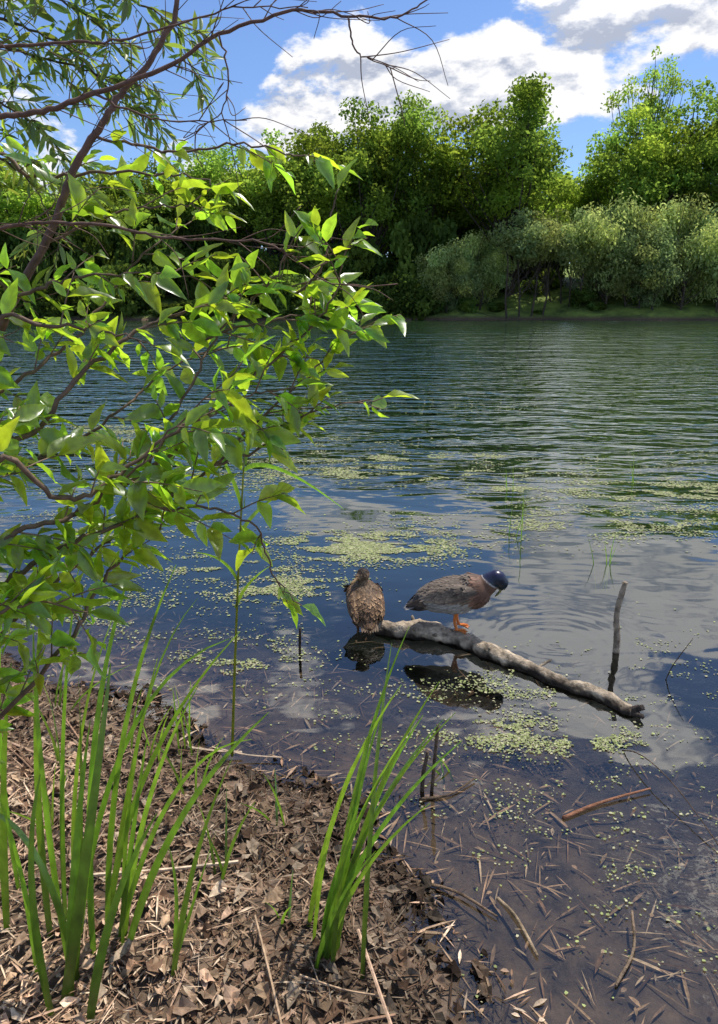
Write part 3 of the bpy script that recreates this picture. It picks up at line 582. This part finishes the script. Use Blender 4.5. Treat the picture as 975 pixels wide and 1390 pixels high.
def ff1(mb,V,Nn,hm):
    body=~hm&(hd(V)<.046)
    featherize(mb,V,Nn,body&(V[:,2]<.19),1300,.026,.014,col1,1.25)
    featherize(mb,V,Nn,body&(V[:,2]>.17)&(V[:,0]<.1),600,.045,.02,col1,1.9)
    for sd in (1,-1):
        for k in range(9):
            longf(mb,(.0-.012*k,sd*(.100-.002*k),.220-.007*k),(-.215-.004*k,sd*(.045-.003*k),.150-.004*k),.024,(0,sd*.8,.6),(.045,.030,.021),2.6)
        for k in range(6):
            longf(mb,(.04-.012*k,sd*(.098-.004*k),.198+.009*k),(-.12-.006*k,sd*(.088-.008*k),.163+.008*k),.028,(0,sd*.7,.7),(.075,.05,.034),2.5)
    for k in range(9):
        b=(k-4)/4; longf(mb,(-.17,b*.02,.135),(-.262+.012*abs(b),b*.04,.098+.005*abs(b)),.02,(0,0,1),(.16,.14,.12),1.9)
duck('mallard_drake',E,hm1,col1,hc1,[(.208,0,.222),(.198,-.004,.200),(.178,-.008,.178)],[(.0,-.03,.095),(.012,.032,.095)],(.478,3.285,.066),math.radians(-6),ff1,eyes=[(.208,.029,.260),(.208,-.029,.260)])
E=[((-.02,0,.110),(.125,.092,.078),22),((.03,0,.138),(.09,.082,.074),35),((-.10,0,.07),(.075,.045,.030),28),((-.02,.064,.125),(.115,.030,.050),25),((-.02,-.064,.125),(.115,.030,.050),25),
   ((.05,0,.20),(.034,.032,.05),70),((.045,.002,.250),(.038,.031,.031),10),((.03,.026,.243),(.022,.02,.017),-10)]
def hm2(V): return (V[:,2]>.220)&(V[:,0]>-.02)
def col2(p,r):
    c=np.where((r>.4)[:,None],np.array([.048,.027,.014]),np.array([.13,.078,.04])); return c*(.6+.8*r)[:,None]
def hc2(V):
    c=np.tile(np.array([.13,.082,.046]),(len(V),1)); c[V[:,2]>.266]=(.035,.022,.014); return c
def ff2(mb,V,Nn,hm):
    featherize(mb,V,Nn,~hm&(V[:,2]<.19),1400,.026,.016,col2,3.0,aim=(-.9,0,-.45))
    featherize(mb,V,Nn,~hm&(V[:,2]>.10)&(V[:,2]<.18),260,.040,.024,col2,4.4,aim=(-.9,0,-.45),lift=.02)
    featherize(mb,V,Nn,V[:,2]>.19,700,.011,.006,lambda p,r:hc2(p)*(.6+.8*r)[:,None],1.6,aim=(-.3,.2,-.9),lift=.03)
    for sd in (1,-1):
        for k in range(7):
            longf(mb,(-.02-.01*k,sd*(.094-.003*k),.140-.010*k),(-.155-.004*k,sd*(.034-.003*k),.068-.006*k),.022,(-.3,sd*.7,.6),(.04,.024,.014),3.8)
    for k in range(7):
        b=(k-3)/3; longf(mb,(-.11,b*.02,.08),(-.19+.01*abs(b),b*.04,.035),.02,(-.4,0,1),(.065,.042,.024),3.4)
duck('mallard_hen',E,hm2,col2,hc2,[(.015,.037,.241),(.0,.054,.234),(-.015,.070,.224)],[(.01,-.035,.06),(.01,.035,.06)],(.03,3.47,.008),math.radians(98),ff2,female=True,eyes=[(.022,.030,.254),(.055,.026,.256)])

# ------------------------------------------------------------------ sky + light + camera
W=bpy.data.worlds.new("World"); S.world=W; W.use_nodes=True; nt=W.node_tree; L=nt.links.new; bg=nt.nodes['Background']
sky=N(nt,'ShaderNodeTexSky',sky_type='NISHITA',sun_disc=False,sun_elevation=SUN_EL,sun_rotation=SUN_AZ,air_density=1.0,dust_density=.6,ozone_density=2.0)
tc=N(nt,'ShaderNodeTexCoord'); nv=N(nt,'ShaderNodeVectorMath',operation='NORMALIZE'); L(tc.outputs['Generated'],nv.inputs[0]); sp=N(nt,'ShaderNodeSeparateXYZ'); L(nv.outputs[0],sp.inputs[0])
def cloudn(dz):
    mp=N(nt,'ShaderNodeMapping'); mp.inputs['Scale'].default_value=(1,1,1.9); mp.inputs['Location'].default_value=(.35,.2,.1+dz); L(nv.outputs[0],mp.inputs[0])
    cn=N(nt,'ShaderNodeTexNoise',inp={'Scale':6.5,'Detail':10,'Roughness':.6,'Distortion':.1}); L(mp.outputs[0],cn.inputs[0]); return cn
cn=cloudn(0); cn2=cloudn(.03)
def blobmask(az,el,r,amt):
    a,e=math.radians(az),math.radians(el); d=N(nt,'ShaderNodeVectorMath',operation='DISTANCE'); L(nv.outputs[0],d.inputs[0]); d.inputs[1].default_value=(math.sin(a)*math.cos(e),math.cos(a)*math.cos(e),math.sin(e))
    mr=N(nt,'ShaderNodeMapRange',interpolation_type='SMOOTHSTEP',inp={1:0,2:r,3:amt,4:0}); L(d.outputs['Value'],mr.inputs[0]); return mr.outputs[0]
cov=cn.outputs[0]
for q in [(-5,12.5,.09,.17),(2,13.5,.11,.20),(9,14.5,.11,.24),(14,15.5,.11,.24),(20,18.5,.13,.22),(25,20,.12,.14),(-24,12,.2,.07),(14,29,.22,.16),(26,27,.22,.12),(4,19.5,.09,-.10),(-10,18.5,.14,-.16),(-20,21,.2,-.04),(-8,31,.2,.03),(5,60,.6,-.2)]:
    ad=N(nt,'ShaderNodeMath',operation='ADD'); L(cov,ad.inputs[0]); L(blobmask(*q),ad.inputs[1]); cov=ad.outputs[0]
cm=N(nt,'ShaderNodeMapRange',interpolation_type='SMOOTHSTEP',inp={1:.55,2:.64,3:0,4:1}); L(cov,cm.inputs[0])
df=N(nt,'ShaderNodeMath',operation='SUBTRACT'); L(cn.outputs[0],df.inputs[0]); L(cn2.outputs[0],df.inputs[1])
sh=N(nt,'ShaderNodeMapRange',inp={1:-.12,2:.12,3:0,4:1}); L(df.outputs[0],sh.inputs[0])  # cloud light and shade painted in: denser noise above gives greyer cloud
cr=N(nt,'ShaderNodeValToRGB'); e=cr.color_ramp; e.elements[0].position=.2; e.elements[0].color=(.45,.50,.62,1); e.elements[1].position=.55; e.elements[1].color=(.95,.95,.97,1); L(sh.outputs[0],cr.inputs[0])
hz=N(nt,'ShaderNodeMapRange',inp={1:.30,2:.55,3:7.4,4:17}); L(sp.outputs['Z'],hz.inputs[0])
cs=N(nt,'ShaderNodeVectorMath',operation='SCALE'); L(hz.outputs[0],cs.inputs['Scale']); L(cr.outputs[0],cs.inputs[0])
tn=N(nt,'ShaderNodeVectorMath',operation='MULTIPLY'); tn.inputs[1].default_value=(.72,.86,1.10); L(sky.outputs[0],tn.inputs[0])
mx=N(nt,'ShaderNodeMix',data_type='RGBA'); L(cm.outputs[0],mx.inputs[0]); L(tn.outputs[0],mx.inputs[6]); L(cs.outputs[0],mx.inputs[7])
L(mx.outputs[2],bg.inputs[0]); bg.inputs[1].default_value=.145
sd=bpy.data.lights.new('sun','SUN'); sd.energy=5.0; sd.angle=math.radians(.53); sd.color=(1,.96,.88); so=link(bpy.data.objects.new('sun',sd))
so.rotation_euler=Vector((-math.sin(SUN_AZ)*math.cos(SUN_EL),-math.cos(SUN_AZ)*math.cos(SUN_EL),-math.sin(SUN_EL))).to_track_quat('-Z','Y').to_euler()
cam=link(bpy.data.objects.new("camera",bpy.data.cameras.new("camera")))
cam.location=(0,0,1.6); cam.rotation_euler=(math.radians(90-13.4),0,0)
cam.data.sensor_fit='VERTICAL'; cam.data.sensor_height=36; cam.data.lens=25.5; cam.data.shift_y=-0.0324
cam.data.clip_end=3000; cam.data.clip_start=.02
S.camera=cam
S.view_settings.view_transform='Standard'; S.view_settings.look='None'; S.view_settings.exposure=0
